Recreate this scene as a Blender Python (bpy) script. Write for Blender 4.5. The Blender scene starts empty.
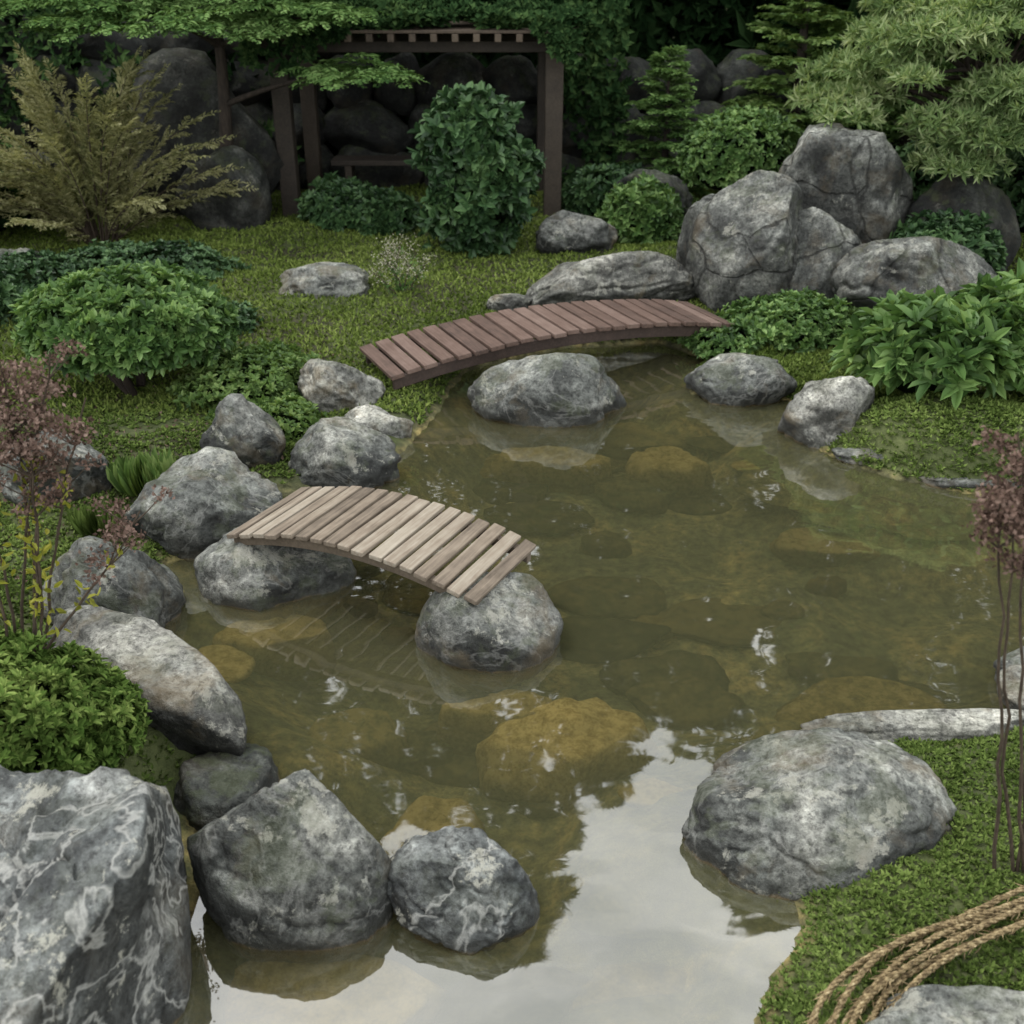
import bpy, math, numpy as np
from mathutils import Vector
rng=np.random.default_rng(7)
scene=bpy.context.scene
scene.view_settings.view_transform='Standard'
scene.view_settings.look='None'
scene.view_settings.exposure=0
COL=bpy.context.collection

# ------------------------------------------------------------------ noise
def vnoise(P,seed=0):
    P=np.asarray(P,dtype=np.float64)
    Pi=np.floor(P).astype(np.int64); f=P-Pi; u=f*f*(3-2*f)
    def h(ix,iy,iz):
        v=(ix*374761393+iy*668265263+iz*1440662683+seed*974634777)&0xffffffff
        v=((v^(v>>13))*1274126177)&0xffffffff
        v=((v^(v>>15))*2246822519)&0xffffffff
        return ((v^(v>>16))&0xffffff)/float(0xffffff)*2-1
    r=0
    for dx in(0,1):
        wx=u[...,0] if dx else 1-u[...,0]
        for dy in(0,1):
            wy=u[...,1] if dy else 1-u[...,1]
            for dz in(0,1):
                wz=u[...,2] if dz else 1-u[...,2]
                r=r+wx*wy*wz*h(Pi[...,0]+dx,Pi[...,1]+dy,Pi[...,2]+dz)
    return r
def fbm(P,oct=4,seed=0,gain=.5):
    a=1;r=0;P=np.asarray(P,dtype=np.float64)
    for i in range(oct):
        r=r+a*vnoise(P*(2.03**i)+i*17.3,seed+i); a*=gain
    return r
def sstep(a,b,x):
    t=np.clip((x-a)/(b-a),0,1); return t*t*(3-2*t)
def nrm(v): return v/np.maximum(np.linalg.norm(v,axis=-1,keepdims=True),1e-9)

# ------------------------------------------------------------------ mesh builder
class MB:
    def __init__(s): s.v=[];s.f=[];s.n=0
    def add(s,V,F,m=0,smooth=True):
        V=np.asarray(V,dtype=np.float32).reshape(-1,3);F=np.asarray(F,dtype=np.int64)
        if len(F)==0: return
        s.v.append(V);s.f.append((F+s.n,m,smooth));s.n+=len(V)
    def build(s,name,mats,parent=None,loc=None):
        V=np.concatenate(s.v); me=bpy.data.meshes.new(name)
        loops=np.concatenate([F.ravel() for F,_,_ in s.f])
        sizes=np.concatenate([np.full(len(F),F.shape[1]) for F,_,_ in s.f])
        mi=np.concatenate([np.full(len(F),m) for F,m,_ in s.f])
        sm=np.concatenate([np.full(len(F),k,dtype=bool) for F,_,k in s.f])
        starts=np.concatenate([[0],np.cumsum(sizes)[:-1]])
        if loc is not None: V=V-np.array(loc,dtype=np.float32)
        me.vertices.add(len(V));me.vertices.foreach_set('co',V.ravel().astype(np.float32))
        me.loops.add(len(loops));me.loops.foreach_set('vertex_index',loops.astype(np.int32))
        me.polygons.add(len(sizes));me.polygons.foreach_set('loop_start',starts.astype(np.int32))
        me.polygons.foreach_set('loop_total',sizes.astype(np.int32))
        for m in mats: me.materials.append(m)
        me.polygons.foreach_set('material_index',mi.astype(np.int32))
        me.polygons.foreach_set('use_smooth',sm)
        me.update(calc_edges=True)
        ob=bpy.data.objects.new(name,me);COL.objects.link(ob)
        if loc is not None: ob.location=loc
        if parent: ob.parent=parent
        return ob

OVALV=np.array([[0,0,0],[-.5,.35,.12],[-.36,.76,.06],[0,1,-.1],[.36,.76,.06],[.5,.35,.12]])
OVALF=np.array([[0,1,2,3],[0,3,4,5]])
DIAV=np.array([[0,0,0],[-.5,.45,.06],[0,1,-.1],[.5,.45,.06]])
DIAF=np.array([[0,2,1],[0,3,2]])
def leaves(mb,P,D,N,L,W,kind='dia',m=0):
    P=np.asarray(P);n=len(P)
    if n==0:return
    L=np.broadcast_to(np.asarray(L,dtype=float),(n,))[:,None];W=np.broadcast_to(np.asarray(W,dtype=float),(n,))[:,None]
    D=nrm(D);S=nrm(np.cross(D,N));U=np.cross(S,D)
    T,F=(OVALV,OVALF) if kind=='oval' else (DIAV,DIAF)
    V=P[:,None,:]+T[None,:,1:2]*(L*D)[:,None,:]+T[None,:,0:1]*(W*S)[:,None,:]+T[None,:,2:3]*(L*U)[:,None,:]
    k=len(T)
    FF=(F[None]+ (np.arange(n)*k)[:,None,None]).reshape(-1,F.shape[1])
    mb.add(V.reshape(-1,3),FF,m,False)
def rv(n): return nrm(rng.normal(size=(n,3)))
def rosettes(mb,P,N,k,L,W,spread=1.0,kind='oval',m=0,jit=.3):
    n=len(P); A=nrm(np.cross(N,rv(n)));B=np.cross(N,A)
    for i in range(k):
        a=2*math.pi*i/k+rng.uniform(-.4,.4,n)+ (i%2)*.3
        R=np.cos(a)[:,None]*A+np.sin(a)[:,None]*B
        sp=spread*rng.uniform(.55,1.25,n)[:,None]
        D=nrm(N*np.cos(sp)+R*np.sin(sp)+jit*rng.normal(size=(n,3))*.4)
        NN=nrm(N*np.sin(sp)-R*np.cos(sp)+1e-3)
        sc=rng.uniform(.7,1.2,n)
        leaves(mb,P,D,NN,L*sc,W*sc,kind,m)
def tube(mb,pts,rad,sides=7,m=0):
    pts=np.asarray(pts,dtype=float);n=len(pts);rad=np.broadcast_to(rad,(n,))
    T=np.gradient(pts,axis=0);T=nrm(T)
    ref=np.array([.31,.17,.93]) if abs(T[0,2])<.9 else np.array([1.,.1,0])
    A=nrm(np.cross(T,ref));B=np.cross(T,A)
    a=np.linspace(0,2*math.pi,sides,endpoint=False)
    V=pts[:,None]+rad[:,None,None]*(np.cos(a)[None,:,None]*A[:,None]+np.sin(a)[None,:,None]*B[:,None])
    F=[]
    for i in range(n-1):
        for j in range(sides):
            F.append([i*sides+j,i*sides+(j+1)%sides,(i+1)*sides+(j+1)%sides,(i+1)*sides+j])
    mb.add(V.reshape(-1,3),F,m,True)
def bez(p0,p1,p2,n=8):
    t=np.linspace(0,1,n)[:,None];p0,p1,p2=map(np.array,(p0,p1,p2))
    return (1-t)**2*p0+2*t*(1-t)*p1+t*t*p2
import bmesh
_ico={}
def ico(s):
    if s not in _ico:
        bm=bmesh.new();bmesh.ops.create_icosphere(bm,subdivisions=s,radius=1)
        _ico[s]=(np.array([v.co[:] for v in bm.verts]),np.array([[v.index for v in f.verts] for f in bm.faces]));bm.free()
    return _ico[s]

# ------------------------------------------------------------------ materials
def newmat(name):
    m=bpy.data.materials.new(name);m.use_nodes=True;nt=m.node_tree;nt.nodes.clear()
    return m,nt,lambda t,**k:_nd(nt,t,k)
def _nd(nt,t,k):
    n=nt.nodes.new(t)
    for a,b in k.items(): setattr(n,a,b)
    return n
def ramp(nt,stops):
    r=nt.nodes.new('ShaderNodeValToRGB')
    while len(r.color_ramp.elements)<len(stops): r.color_ramp.elements.new(.5)
    for e,(p,c) in zip(r.color_ramp.elements,stops):
        e.position=p;e.color=(c[0],c[1],c[2],1) if hasattr(c,'__len__') else (c,c,c,1)
    return r
def mix(nt,fac,a,b,mode='MIX'):
    n=nt.nodes.new('ShaderNodeMix');n.data_type='RGBA';n.blend_type=mode
    def s(i,v):
        if hasattr(v,'is_output'): nt.links.new(v,n.inputs[i])
        elif isinstance(v,(int,float)): n.inputs[i].default_value=v if i==0 else (v,v,v,1)
        else: n.inputs[i].default_value=(v[0],v[1],v[2],1)
    s(0,fac);s(6,a);s(7,b)
    return n.outputs[2]
def math_(nt,op,a,b=0.0,clamp=False):
    n=nt.nodes.new('ShaderNodeMath');n.operation=op;n.use_clamp=clamp
    for i,v in enumerate((a,b)):
        if hasattr(v,'is_output'): nt.links.new(v,n.inputs[i])
        else: n.inputs[i].default_value=v
    return n.outputs[0]
def noise(nt,vec,scale,detail=5,rough=.55,dist=0.0):
    n=nt.nodes.new('ShaderNodeTexNoise');n.inputs['Scale'].default_value=scale;n.inputs['Detail'].default_value=detail
    n.inputs['Roughness'].default_value=rough;n.inputs['Distortion'].default_value=dist
    if vec is not None: nt.links.new(vec,n.inputs['Vector'])
    return n.outputs['Fac']
def bump(nt,h,strength,dist):
    b=nt.nodes.new('ShaderNodeBump');b.inputs['Strength'].default_value=strength;b.inputs['Distance'].default_value=dist
    nt.links.new(h,b.inputs['Height']);return b.outputs['Normal']
def out(nt,sh):
    o=nt.nodes.new('ShaderNodeOutputMaterial');nt.links.new(sh,o.inputs['Surface'])

def leafmat(name,dark,mid,light,trans=0.,rough=.5,nscale=2.0,spec=.35,gloss=True):
    m,nt,nd=newmat(name)
    g=nd('ShaderNodeNewGeometry')
    n=noise(nt,g.outputs['Position'],nscale,1)
    f=math_(nt,'ADD',math_(nt,'MULTIPLY',g.outputs['Random Per Island'],.55),math_(nt,'MULTIPLY',math_(nt,'SUBTRACT',n,.25),.9))
    r=ramp(nt,[(0.1,dark),(.5,mid),(.95,light)]);nt.links.new(f,r.inputs[0])
    if gloss:
        b=nd('ShaderNodeBsdfPrincipled');nt.links.new(r.outputs[0],b.inputs['Base Color'])
        b.inputs['Roughness'].default_value=rough;b.inputs['Specular IOR Level'].default_value=spec
    else:
        b=nd('ShaderNodeBsdfDiffuse');nt.links.new(r.outputs[0],b.inputs[0])
    if trans<=0: out(nt,b.outputs[0]);return m
    t=nd('ShaderNodeBsdfTranslucent');c=mix(nt,1.0,r.outputs[0],(1.2,1.15,.6),'MULTIPLY');nt.links.new(c,t.inputs[0])
    x=nd('ShaderNodeMixShader');x.inputs[0].default_value=trans
    nt.links.new(b.outputs[0],x.inputs[1]);nt.links.new(t.outputs[0],x.inputs[2]);out(nt,x.outputs[0]);return m
def barkmat(name,a,b_,scale=8):
    m,nt,nd=newmat(name);g=nd('ShaderNodeNewGeometry')
    mp=nd('ShaderNodeMapping');mp.inputs['Scale'].default_value=(1,1,.25);nt.links.new(g.outputs['Position'],mp.inputs[0])
    n=noise(nt,mp.outputs[0],scale*3,4,.65)
    r=ramp(nt,[(.3,a),(.7,b_)]);nt.links.new(n,r.inputs[0])
    b=nd('ShaderNodeBsdfPrincipled');nt.links.new(r.outputs[0],b.inputs['Base Color']);b.inputs['Roughness'].default_value=.85
    nt.links.new(bump(nt,n,.6,.01),b.inputs['Normal']);out(nt,b.outputs[0]);return m

def rockmat(name,dark,mid,light,ochre_amt=.35,lichen=.5,cracks=0.,lth=.58,moss=.0,veins=0.):
    m,nt,nd=newmat(name)
    tc=nd('ShaderNodeTexCoord');oi=nd('ShaderNodeObjectInfo');g=nd('ShaderNodeNewGeometry')
    off=nd('ShaderNodeVectorMath',operation='SCALE');cx=nd('ShaderNodeCombineXYZ')
    for i in range(3): nt.links.new(oi.outputs['Random'],cx.inputs[i])
    nt.links.new(cx.outputs[0],off.inputs[0]);off.inputs['Scale'].default_value=57.0
    ad=nd('ShaderNodeVectorMath',operation='ADD');nt.links.new(tc.outputs['Object'],ad.inputs[0]);nt.links.new(off.outputs[0],ad.inputs[1])
    v=ad.outputs[0]
    big=noise(nt,v,2.4,4,.6,.3); fine=noise(nt,v,34,4,.8); med=noise(nt,v,8,6,.75,.2)
    r=ramp(nt,[(.36,dark),(.52,mid),(.70,light)]);nt.links.new(big,r.inputs[0])
    rf=ramp(nt,[(.34,.30),(.46,.80),(.54,1.05),(.66,1.75)]);nt.links.new(med,rf.inputs[0])
    c=mix(nt,.9,r.outputs[0],rf.outputs[0],'MULTIPLY')
    rs=ramp(nt,[(.36,.25),(.47,.9),(.62,1.6)]);nt.links.new(fine,rs.inputs[0]); c=mix(nt,.85,c,rs.outputs[0],'MULTIPLY')
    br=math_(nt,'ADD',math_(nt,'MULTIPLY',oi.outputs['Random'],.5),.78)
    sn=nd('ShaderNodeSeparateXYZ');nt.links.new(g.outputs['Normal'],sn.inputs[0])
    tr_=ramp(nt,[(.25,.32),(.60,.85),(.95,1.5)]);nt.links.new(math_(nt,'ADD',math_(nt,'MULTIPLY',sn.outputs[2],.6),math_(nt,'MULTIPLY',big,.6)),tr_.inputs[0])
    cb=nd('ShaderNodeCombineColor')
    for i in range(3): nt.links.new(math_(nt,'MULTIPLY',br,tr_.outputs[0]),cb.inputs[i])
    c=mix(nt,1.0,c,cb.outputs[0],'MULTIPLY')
    ln=noise(nt,v,3.8,8,.8,.25)
    lf=ramp(nt,[(lth,0.0),(lth+.035,1.0)]);nt.links.new(math_(nt,'ADD',math_(nt,'ADD',ln,math_(nt,'MULTIPLY',math_(nt,'SUBTRACT',fine,.5),.12)),math_(nt,'MULTIPLY',math_(nt,'SUBTRACT',sn.outputs[2],.5),.06)),lf.inputs[0])
    c=mix(nt,math_(nt,'MULTIPLY',lf.outputs[0],lichen),c,(.46,.45,.38))
    if veins>0:
        vn=math_(nt,'ABSOLUTE',math_(nt,'SUBTRACT',noise(nt,v,2.2,5,.6,.5),.5))
        vr=ramp(nt,[(0.0,1.0),(.009,.6),(.018,0.0)]);nt.links.new(vn,vr.inputs[0])
        c=mix(nt,math_(nt,'MULTIPLY',vr.outputs[0],veins),c,(.45,.45,.42))
    of=ramp(nt,[(.53,0.0),(.66,1.0)]);nt.links.new(noise(nt,v,2.9,5,.65,.3),of.inputs[0])
    c=mix(nt,math_(nt,'MULTIPLY',of.outputs[0],ochre_amt),c,(.22,.165,.09))
    hs=math_(nt,'ADD',med,math_(nt,'MULTIPLY',fine,.4))
    if cracks>0:
        wv=nd('ShaderNodeVectorMath',operation='ADD');sc=nd('ShaderNodeVectorMath',operation='SCALE');nn=nd('ShaderNodeTexNoise');nn.inputs['Scale'].default_value=1.6
        nt.links.new(v,nn.inputs['Vector']);nt.links.new(nn.outputs['Color'],sc.inputs[0]);sc.inputs['Scale'].default_value=.5
        nt.links.new(v,wv.inputs[0]);nt.links.new(sc.outputs[0],wv.inputs[1])
        vo=nd('ShaderNodeTexVoronoi',feature='DISTANCE_TO_EDGE');vo.inputs['Scale'].default_value=1.1;nt.links.new(wv.outputs[0],vo.inputs['Vector'])
        ck=ramp(nt,[(0.0,0.0),(.018,1.0)]);nt.links.new(math_(nt,'ADD',vo.outputs['Distance'],math_(nt,'MULTIPLY',math_(nt,'SUBTRACT',med,.5),.05)),ck.inputs[0])
        c=mix(nt,math_(nt,'MULTIPLY',math_(nt,'SUBTRACT',1.0,ck.outputs[0]),cracks),c,(.015,.015,.013))
        hs=math_(nt,'ADD',hs,math_(nt,'MULTIPLY',ck.outputs[0],.6))
    if moss>0:
        mf=ramp(nt,[(.52,0.0),(.60,1.0)]);nt.links.new(math_(nt,'ADD',noise(nt,v,5,4,.7),math_(nt,'MULTIPLY',math_(nt,'SUBTRACT',sn.outputs[2],.6),.12)),mf.inputs[0])
        c=mix(nt,math_(nt,'MULTIPLY',mf.outputs[0],moss),c,(.065,.080,.032))
    sp=nd('ShaderNodeSeparateXYZ');nt.links.new(g.outputs['Position'],sp.inputs[0])
    zz=math_(nt,'ADD',sp.outputs[2],math_(nt,'MULTIPLY',math_(nt,'SUBTRACT',med,.5),.08))
    wr=ramp(nt,[(.45,1.0),(.55,0.0)]);nt.links.new(math_(nt,'ADD',zz,.475),wr.inputs[0])
    c=mix(nt,math_(nt,'MULTIPLY',wr.outputs[0],.8),c,(.026,.026,.018))
    ar=ramp(nt,[(.47,1.0),(.5,0.0)]);nt.links.new(math_(nt,'ADD',zz,.49),ar.inputs[0])
    am=ramp(nt,[(.35,(.10,.065,.02)),(.55,(.32,.20,.055)),(.7,(.48,.32,.12))]);nt.links.new(med,am.inputs[0])
    c=mix(nt,ar.outputs[0],c,am.outputs[0])
    b=nd('ShaderNodeBsdfPrincipled');nt.links.new(c,b.inputs['Base Color'])
    ro=math_(nt,'SUBTRACT',.72,math_(nt,'MULTIPLY',wr.outputs[0],.4));nt.links.new(ro,b.inputs['Roughness'])
    nt.links.new(bump(nt,hs,.9,.03),b.inputs['Normal']);out(nt,b.outputs[0]);return m

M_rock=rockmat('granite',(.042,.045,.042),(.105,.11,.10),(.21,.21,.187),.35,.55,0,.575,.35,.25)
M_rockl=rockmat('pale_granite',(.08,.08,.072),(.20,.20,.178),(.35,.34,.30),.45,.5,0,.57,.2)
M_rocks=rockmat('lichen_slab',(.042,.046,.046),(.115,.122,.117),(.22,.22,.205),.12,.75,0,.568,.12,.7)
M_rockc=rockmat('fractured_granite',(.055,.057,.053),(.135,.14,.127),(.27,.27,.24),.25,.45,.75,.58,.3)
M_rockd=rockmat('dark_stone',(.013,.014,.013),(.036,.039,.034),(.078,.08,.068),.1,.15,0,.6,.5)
M_azalea=leafmat('azalea_leaf',(.024,.058,.016),(.105,.20,.055),(.33,.48,.17),.2,.45,3)
M_dkleaf=leafmat('dark_leaf',(.014,.036,.014),(.048,.105,.037),(.14,.24,.09),0,.45,2)
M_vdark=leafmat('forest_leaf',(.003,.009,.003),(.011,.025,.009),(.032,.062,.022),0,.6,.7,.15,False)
M_vine=leafmat('vine_leaf',(.010,.025,.009),(.036,.075,.027),(.11,.18,.06),0,.6,1.5,.15,False)
M_lime=leafmat('fresh_leaf',(.05,.10,.025),(.14,.235,.06),(.33,.43,.15),.25,.5,2)
M_moss=leafmat('moss_leaf',(.034,.056,.013),(.105,.155,.038),(.24,.31,.09),0,.6,1.6,.2,False)
M_shr=leafmat('moss_shrub_leaf',(.03,.062,.012),(.115,.185,.042),(.32,.41,.12),0,.5,3.0,.2,False)
M_lawn=leafmat('lawn_blade',(.055,.085,.017),(.145,.20,.045),(.28,.34,.095),0,.7,.9,.15,False)
M_bamboo=leafmat('maple_leaf',(.09,.15,.055),(.27,.37,.16),(.58,.64,.38),.3,.5,1.8,.35,False)
M_fern=leafmat('fern_leaf',(.10,.115,.045),(.28,.28,.13),(.52,.50,.29),.25,.6,1.5,.3,False)
M_pine=leafmat('pine_needles',(.04,.09,.028),(.14,.245,.075),(.31,.45,.17),.2,.5,1.5,.3,False)
M_brown=leafmat('dry_flower',(.055,.036,.028),(.18,.118,.095),(.35,.255,.21),0,.8,4,.1,False)
M_white=leafmat('pale_flower',(.2,.2,.12),(.38,.37,.27),(.52,.50,.40),0,.8,4,.1,False)
M_yel=leafmat('yellow_leaf',(.16,.17,.02),(.32,.33,.04),(.5,.46,.08),.2,.5,4)
M_bark=barkmat('bark',(.018,.013,.010),(.07,.052,.04))
M_twig=barkmat('dry_twig',(.035,.024,.016),(.11,.08,.055),20)

# ------------------------------------------------------------------ terrain
SHORE=np.array([(-1.1,.8),(-1.09,2.43),(-1.11,2.85),(-1.22,3.35),(-1.09,3.67),(-1.40,4.02),(-1.72,4.34),(-2.1,4.55),(-2.25,4.72),(-1.72,4.95),(-1.9,5.25),(-1.5,5.45),(-1.42,6.1),(-.80,6.25),(-.72,6.9),(-.58,7.35),(-.51,7.85),(-.42,8.4),(.41,8.95),(1.28,9.1),(1.55,8.6),(1.40,7.9),(2.06,7.72),(1.92,7.15),(2.17,6.62),(2.48,6.3),(2.8,6.15),(3.2,6.05),(4.0,5.8),(4.3,5.0),(3.5,4.2),(2.16,3.83),(1.51,3.69),(1.04,3.6),(.68,3.15),(.72,2.98),(1.0,2.83),(.92,2.6),(.74,2.34),(.6,2.1),(.5,.8)])
def sdist(X,Y):
    px=X.ravel();py=Y.ravel();d=np.full(px.shape,1e9);ins=np.zeros(px.shape,bool)
    n=len(SHORE)
    for i in range(n):
        a=SHORE[i];b=SHORE[(i+1)%n];e=b-a
        t=np.clip(((px-a[0])*e[0]+(py-a[1])*e[1])/(e@e),0,1)
        d=np.minimum(d,np.hypot(px-a[0]-t*e[0],py-a[1]-t*e[1]))
        c=((a[1]>py)!=(b[1]>py)); 
        with np.errstate(all='ignore'):
            xi=(b[0]-a[0])*(py-a[1])/(b[1]-a[1]+1e-12)+a[0]
        ins^=(c&(px<xi))
    return np.where(ins,-d,d).reshape(X.shape)
def land(X,Y,withd=False):
    X=np.asarray(X,float);Y=np.asarray(Y,float)
    P=np.stack([X,Y,np.zeros_like(X)],-1)
    d=sdist(X,Y)+.06*fbm(P*2.3,3,5)
    base=.07+.12*sstep(7,12,Y)+.10*sstep(12,15,Y)+.05*fbm(P*.9,3,11)+.02*fbm(P*5,2,3)
    base=base+.30*np.exp(-(((X+2.1)/.8)**2+((Y-3.2)/.75)**2))+.25*np.exp(-(((X-4)/1.6)**2+((Y-11)/1.8)**2))
    base=base+.22*np.exp(-(((X-2.95)/.9)**2+((Y-6.85)/.6)**2))
    base=base+7.0*sstep(17,34,np.hypot(X*.8,Y-2))*(Y>2)*sstep(2,14,Y)
    zo=.0+base*sstep(0,.28,d)+.02*sstep(0,.03,d)
    zi=-.015-.36*sstep(0,.75,-d)+.05*fbm(P*2.4,3,8)*sstep(0,.3,-d)
    z=np.where(d>0,np.maximum(zo,.012),np.minimum(zi,-.01))
    return (z,d) if withd else z
def axis(lo,hi,step,far):
    a=list(np.arange(lo,hi+step/2,step));s=step;x=lo;L=[]
    while x>-far: s*=1.35;x-=s;L.append(x)
    s=step;x=hi;R=[]
    while x<far: s*=1.35;x+=s;R.append(x)
    return np.array(L[::-1]+a+R)
ax=axis(-4.5,5,.04,400);ay=axis(1.2,12,.04,400)
GX,GY=np.meshgrid(ax,ay);GZ=land(GX,GY)
nx,ny=len(ax),len(ay);idx=np.arange(nx*ny).reshape(ny,nx)
F=np.stack([idx[:-1,:-1],idx[:-1,1:],idx[1:,1:],idx[1:,:-1]],-1).reshape(-1,4)
m,nt,nd=newmat('ground_mat');g=nd('ShaderNodeNewGeometry');pos=g.outputs['Position']
sp=nd('ShaderNodeSeparateXYZ');nt.links.new(pos,sp.inputs[0])
n1=noise(nt,pos,1.1,3,.6);n2=noise(nt,pos,14,4,.7);n3=noise(nt,pos,60,2,.7)
r=ramp(nt,[(.3,(.032,.04,.013)),(.5,(.065,.082,.024)),(.7,(.12,.14,.048))]);nt.links.new(math_(nt,'ADD',math_(nt,'MULTIPLY',n1,.4),math_(nt,'MULTIPLY',n2,.6)),r.inputs[0])
so=ramp(nt,[(.35,(.012,.009,.006)),(.65,(.06,.042,.028))]);nt.links.new(n2,so.inputs[0])
sf=ramp(nt,[(.42,1.0),(.5,0.0)]);nt.links.new(noise(nt,pos,.8,3,.6),sf.inputs[0])
c=mix(nt,math_(nt,'MULTIPLY',sf.outputs[0],.6),r.outputs[0],so.outputs[0])
bt=ramp(nt,[(.30,(.045,.045,.020)),(.45,(.105,.10,.042)),(.56,(.20,.165,.062)),(.68,(.38,.27,.095))]);nt.links.new(noise(nt,pos,2.1,6,.72,.4),bt.inputs[0])
bs=ramp(nt,[(.33,.35),(.67,1.7)]);nt.links.new(n2,bs.inputs[0]);bc=mix(nt,1.0,bt.outputs[0],bs.outputs[0],'MULTIPLY')
wl=ramp(nt,[(.5,1.0),(.53,0.0)]);nt.links.new(math_(nt,'ADD',sp.outputs[2],.49),wl.inputs[0])
c=mix(nt,wl.outputs[0],c,bc)
b=nd('ShaderNodeBsdfPrincipled');nt.links.new(c,b.inputs['Base Color']);b.inputs['Roughness'].default_value=.9
nt.links.new(bump(nt,math_(nt,'ADD',n2,n3),.6,.02),b.inputs['Normal']);out(nt,b.outputs[0])
mb=MB();mb.add(np.stack([GX,GY,GZ],-1).reshape(-1,3),F);mb.build('ground',[m])

# ------------------------------------------------------------------ water
m,nt,nd=newmat('pond_water');g=nd('ShaderNodeNewGeometry')
mp=nd('ShaderNodeMapping');mp.inputs['Scale'].default_value=(1,1.3,1);nt.links.new(g.outputs['Position'],mp.inputs[0])
h=math_(nt,'ADD',noise(nt,mp.outputs[0],1.6,2,.5,.3),math_(nt,'MULTIPLY',noise(nt,mp.outputs[0],9,1,.5),.04))
nm=bump(nt,h,.13,.05)
fr=nd('ShaderNodeFresnel');fr.inputs['IOR'].default_value=1.33;nt.links.new(nm,fr.inputs['Normal'])
gl=nd('ShaderNodeBsdfGlossy');gl.inputs['Roughness'].default_value=.025;nt.links.new(nm,gl.inputs['Normal'])
tr=nd('ShaderNodeBsdfTransparent');tr.inputs[0].default_value=(.94,.94,.82,1)
df=nd('ShaderNodeBsdfDiffuse');df.inputs[0].default_value=(.155,.155,.080,1)
x1=nd('ShaderNodeMixShader');x1.inputs[0].default_value=.36;nt.links.new(tr.outputs[0],x1.inputs[1]);nt.links.new(df.outputs[0],x1.inputs[2])
x2=nd('ShaderNodeMixShader');nt.links.new(math_(nt,'ADD',fr.outputs[0],.25,True),x2.inputs[0]);nt.links.new(x1.outputs[0],x2.inputs[1]);nt.links.new(gl.outputs[0],x2.inputs[2])
out(nt,x2.outputs[0])
mb=MB();gx,gy=np.meshgrid(np.linspace(-3,5,3),np.linspace(.5,9.8,3));V=np.stack([gx,gy,gx*0],-1).reshape(-1,3)
mb.add(V,[[0,1,4,3],[1,2,5,4],[3,4,7,6],[4,5,8,7]]);mb.build('water',[m])

# ------------------------------------------------------------------ rocks
def rockverts(size,seed,sub=5,facets=11,rough=1.0,flat=0.0,yaw=0):
    r=np.random.default_rng(seed);V,F=ico(sub);V=V.copy()
    for i in range(facets):
        n=r.normal(size=3);n/=np.linalg.norm(n);d=r.uniform(.62,.88)
        k=V@n-d;V-=np.maximum(k,0)[:,None]*n*.88
    if flat>0:
        k=V[:,2]-(1-flat);V[:,2]-=np.maximum(k,0)*.9
    V+=nrm(V)*(.13*fbm(V*1.3+seed*3.1,2,seed))[:,None]*rough
    rd=1-np.abs(fbm(V*2.2+seed,3,seed+5));V-=nrm(V)*(np.maximum(rd-.82,0)*.35)[:,None]*rough
    V+=nrm(V)*(.035*fbm(V*5+seed,4,seed+9,.55))[:,None]*rough
    mn=V.min(0);mx=V.max(0);V=(V-(mn+mx)/2)/((mx-mn)/2)
    V=V*np.array([size[0]/2,size[1]/2,size[2]/2])
    c,s=math.cos(yaw),math.sin(yaw);V=V@np.array([[c,s,0],[-s,c,0],[0,0,1]])
    return V,F
def rock(cx,cy,z0,w,d,h,seed,mat=None,name='boulder',sink=.35,yaw=0.,sub=5,flat=0.,facets=11,tilt=(0,0),rough=1.):
    H=h*(1+sink)
    V,F=rockverts((w,d,H),seed,sub,facets,rough,flat,yaw)
    V[:,2]+=V[:,0]*tilt[0]+V[:,1]*tilt[1]
    V[:,2]-=V[:,2].max()
    mb=MB();mb.add(V+np.array([cx,cy,z0+h]),F,0,True)
    return mb.build(name,[mat or M_rock],loc=(cx,cy,z0))
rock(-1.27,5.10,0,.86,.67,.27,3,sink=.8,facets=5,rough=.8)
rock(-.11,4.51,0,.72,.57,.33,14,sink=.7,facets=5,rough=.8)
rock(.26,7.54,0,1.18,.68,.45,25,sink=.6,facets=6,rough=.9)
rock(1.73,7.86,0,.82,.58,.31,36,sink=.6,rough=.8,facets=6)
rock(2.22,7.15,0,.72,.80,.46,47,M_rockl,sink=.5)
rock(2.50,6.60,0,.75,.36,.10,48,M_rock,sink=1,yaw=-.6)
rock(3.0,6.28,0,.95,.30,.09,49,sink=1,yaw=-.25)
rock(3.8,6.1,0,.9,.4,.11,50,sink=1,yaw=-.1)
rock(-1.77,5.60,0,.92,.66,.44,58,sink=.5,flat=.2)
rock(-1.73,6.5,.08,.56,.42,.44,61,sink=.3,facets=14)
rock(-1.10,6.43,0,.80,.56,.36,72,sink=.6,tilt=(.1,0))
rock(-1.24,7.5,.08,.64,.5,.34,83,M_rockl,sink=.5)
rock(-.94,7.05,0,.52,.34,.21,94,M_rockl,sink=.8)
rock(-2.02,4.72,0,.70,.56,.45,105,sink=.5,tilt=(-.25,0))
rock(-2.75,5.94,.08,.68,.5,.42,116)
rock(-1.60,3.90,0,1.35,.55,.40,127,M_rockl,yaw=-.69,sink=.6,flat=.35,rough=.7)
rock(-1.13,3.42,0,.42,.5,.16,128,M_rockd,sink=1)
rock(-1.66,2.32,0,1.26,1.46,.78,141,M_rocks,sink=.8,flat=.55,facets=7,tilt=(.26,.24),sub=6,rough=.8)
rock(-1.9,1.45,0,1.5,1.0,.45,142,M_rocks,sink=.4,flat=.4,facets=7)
rock(-.76,2.90,0,.74,.60,.49,149,sink=.5,tilt=(-.28,.05),sub=6,facets=6,rough=.7)
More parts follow.
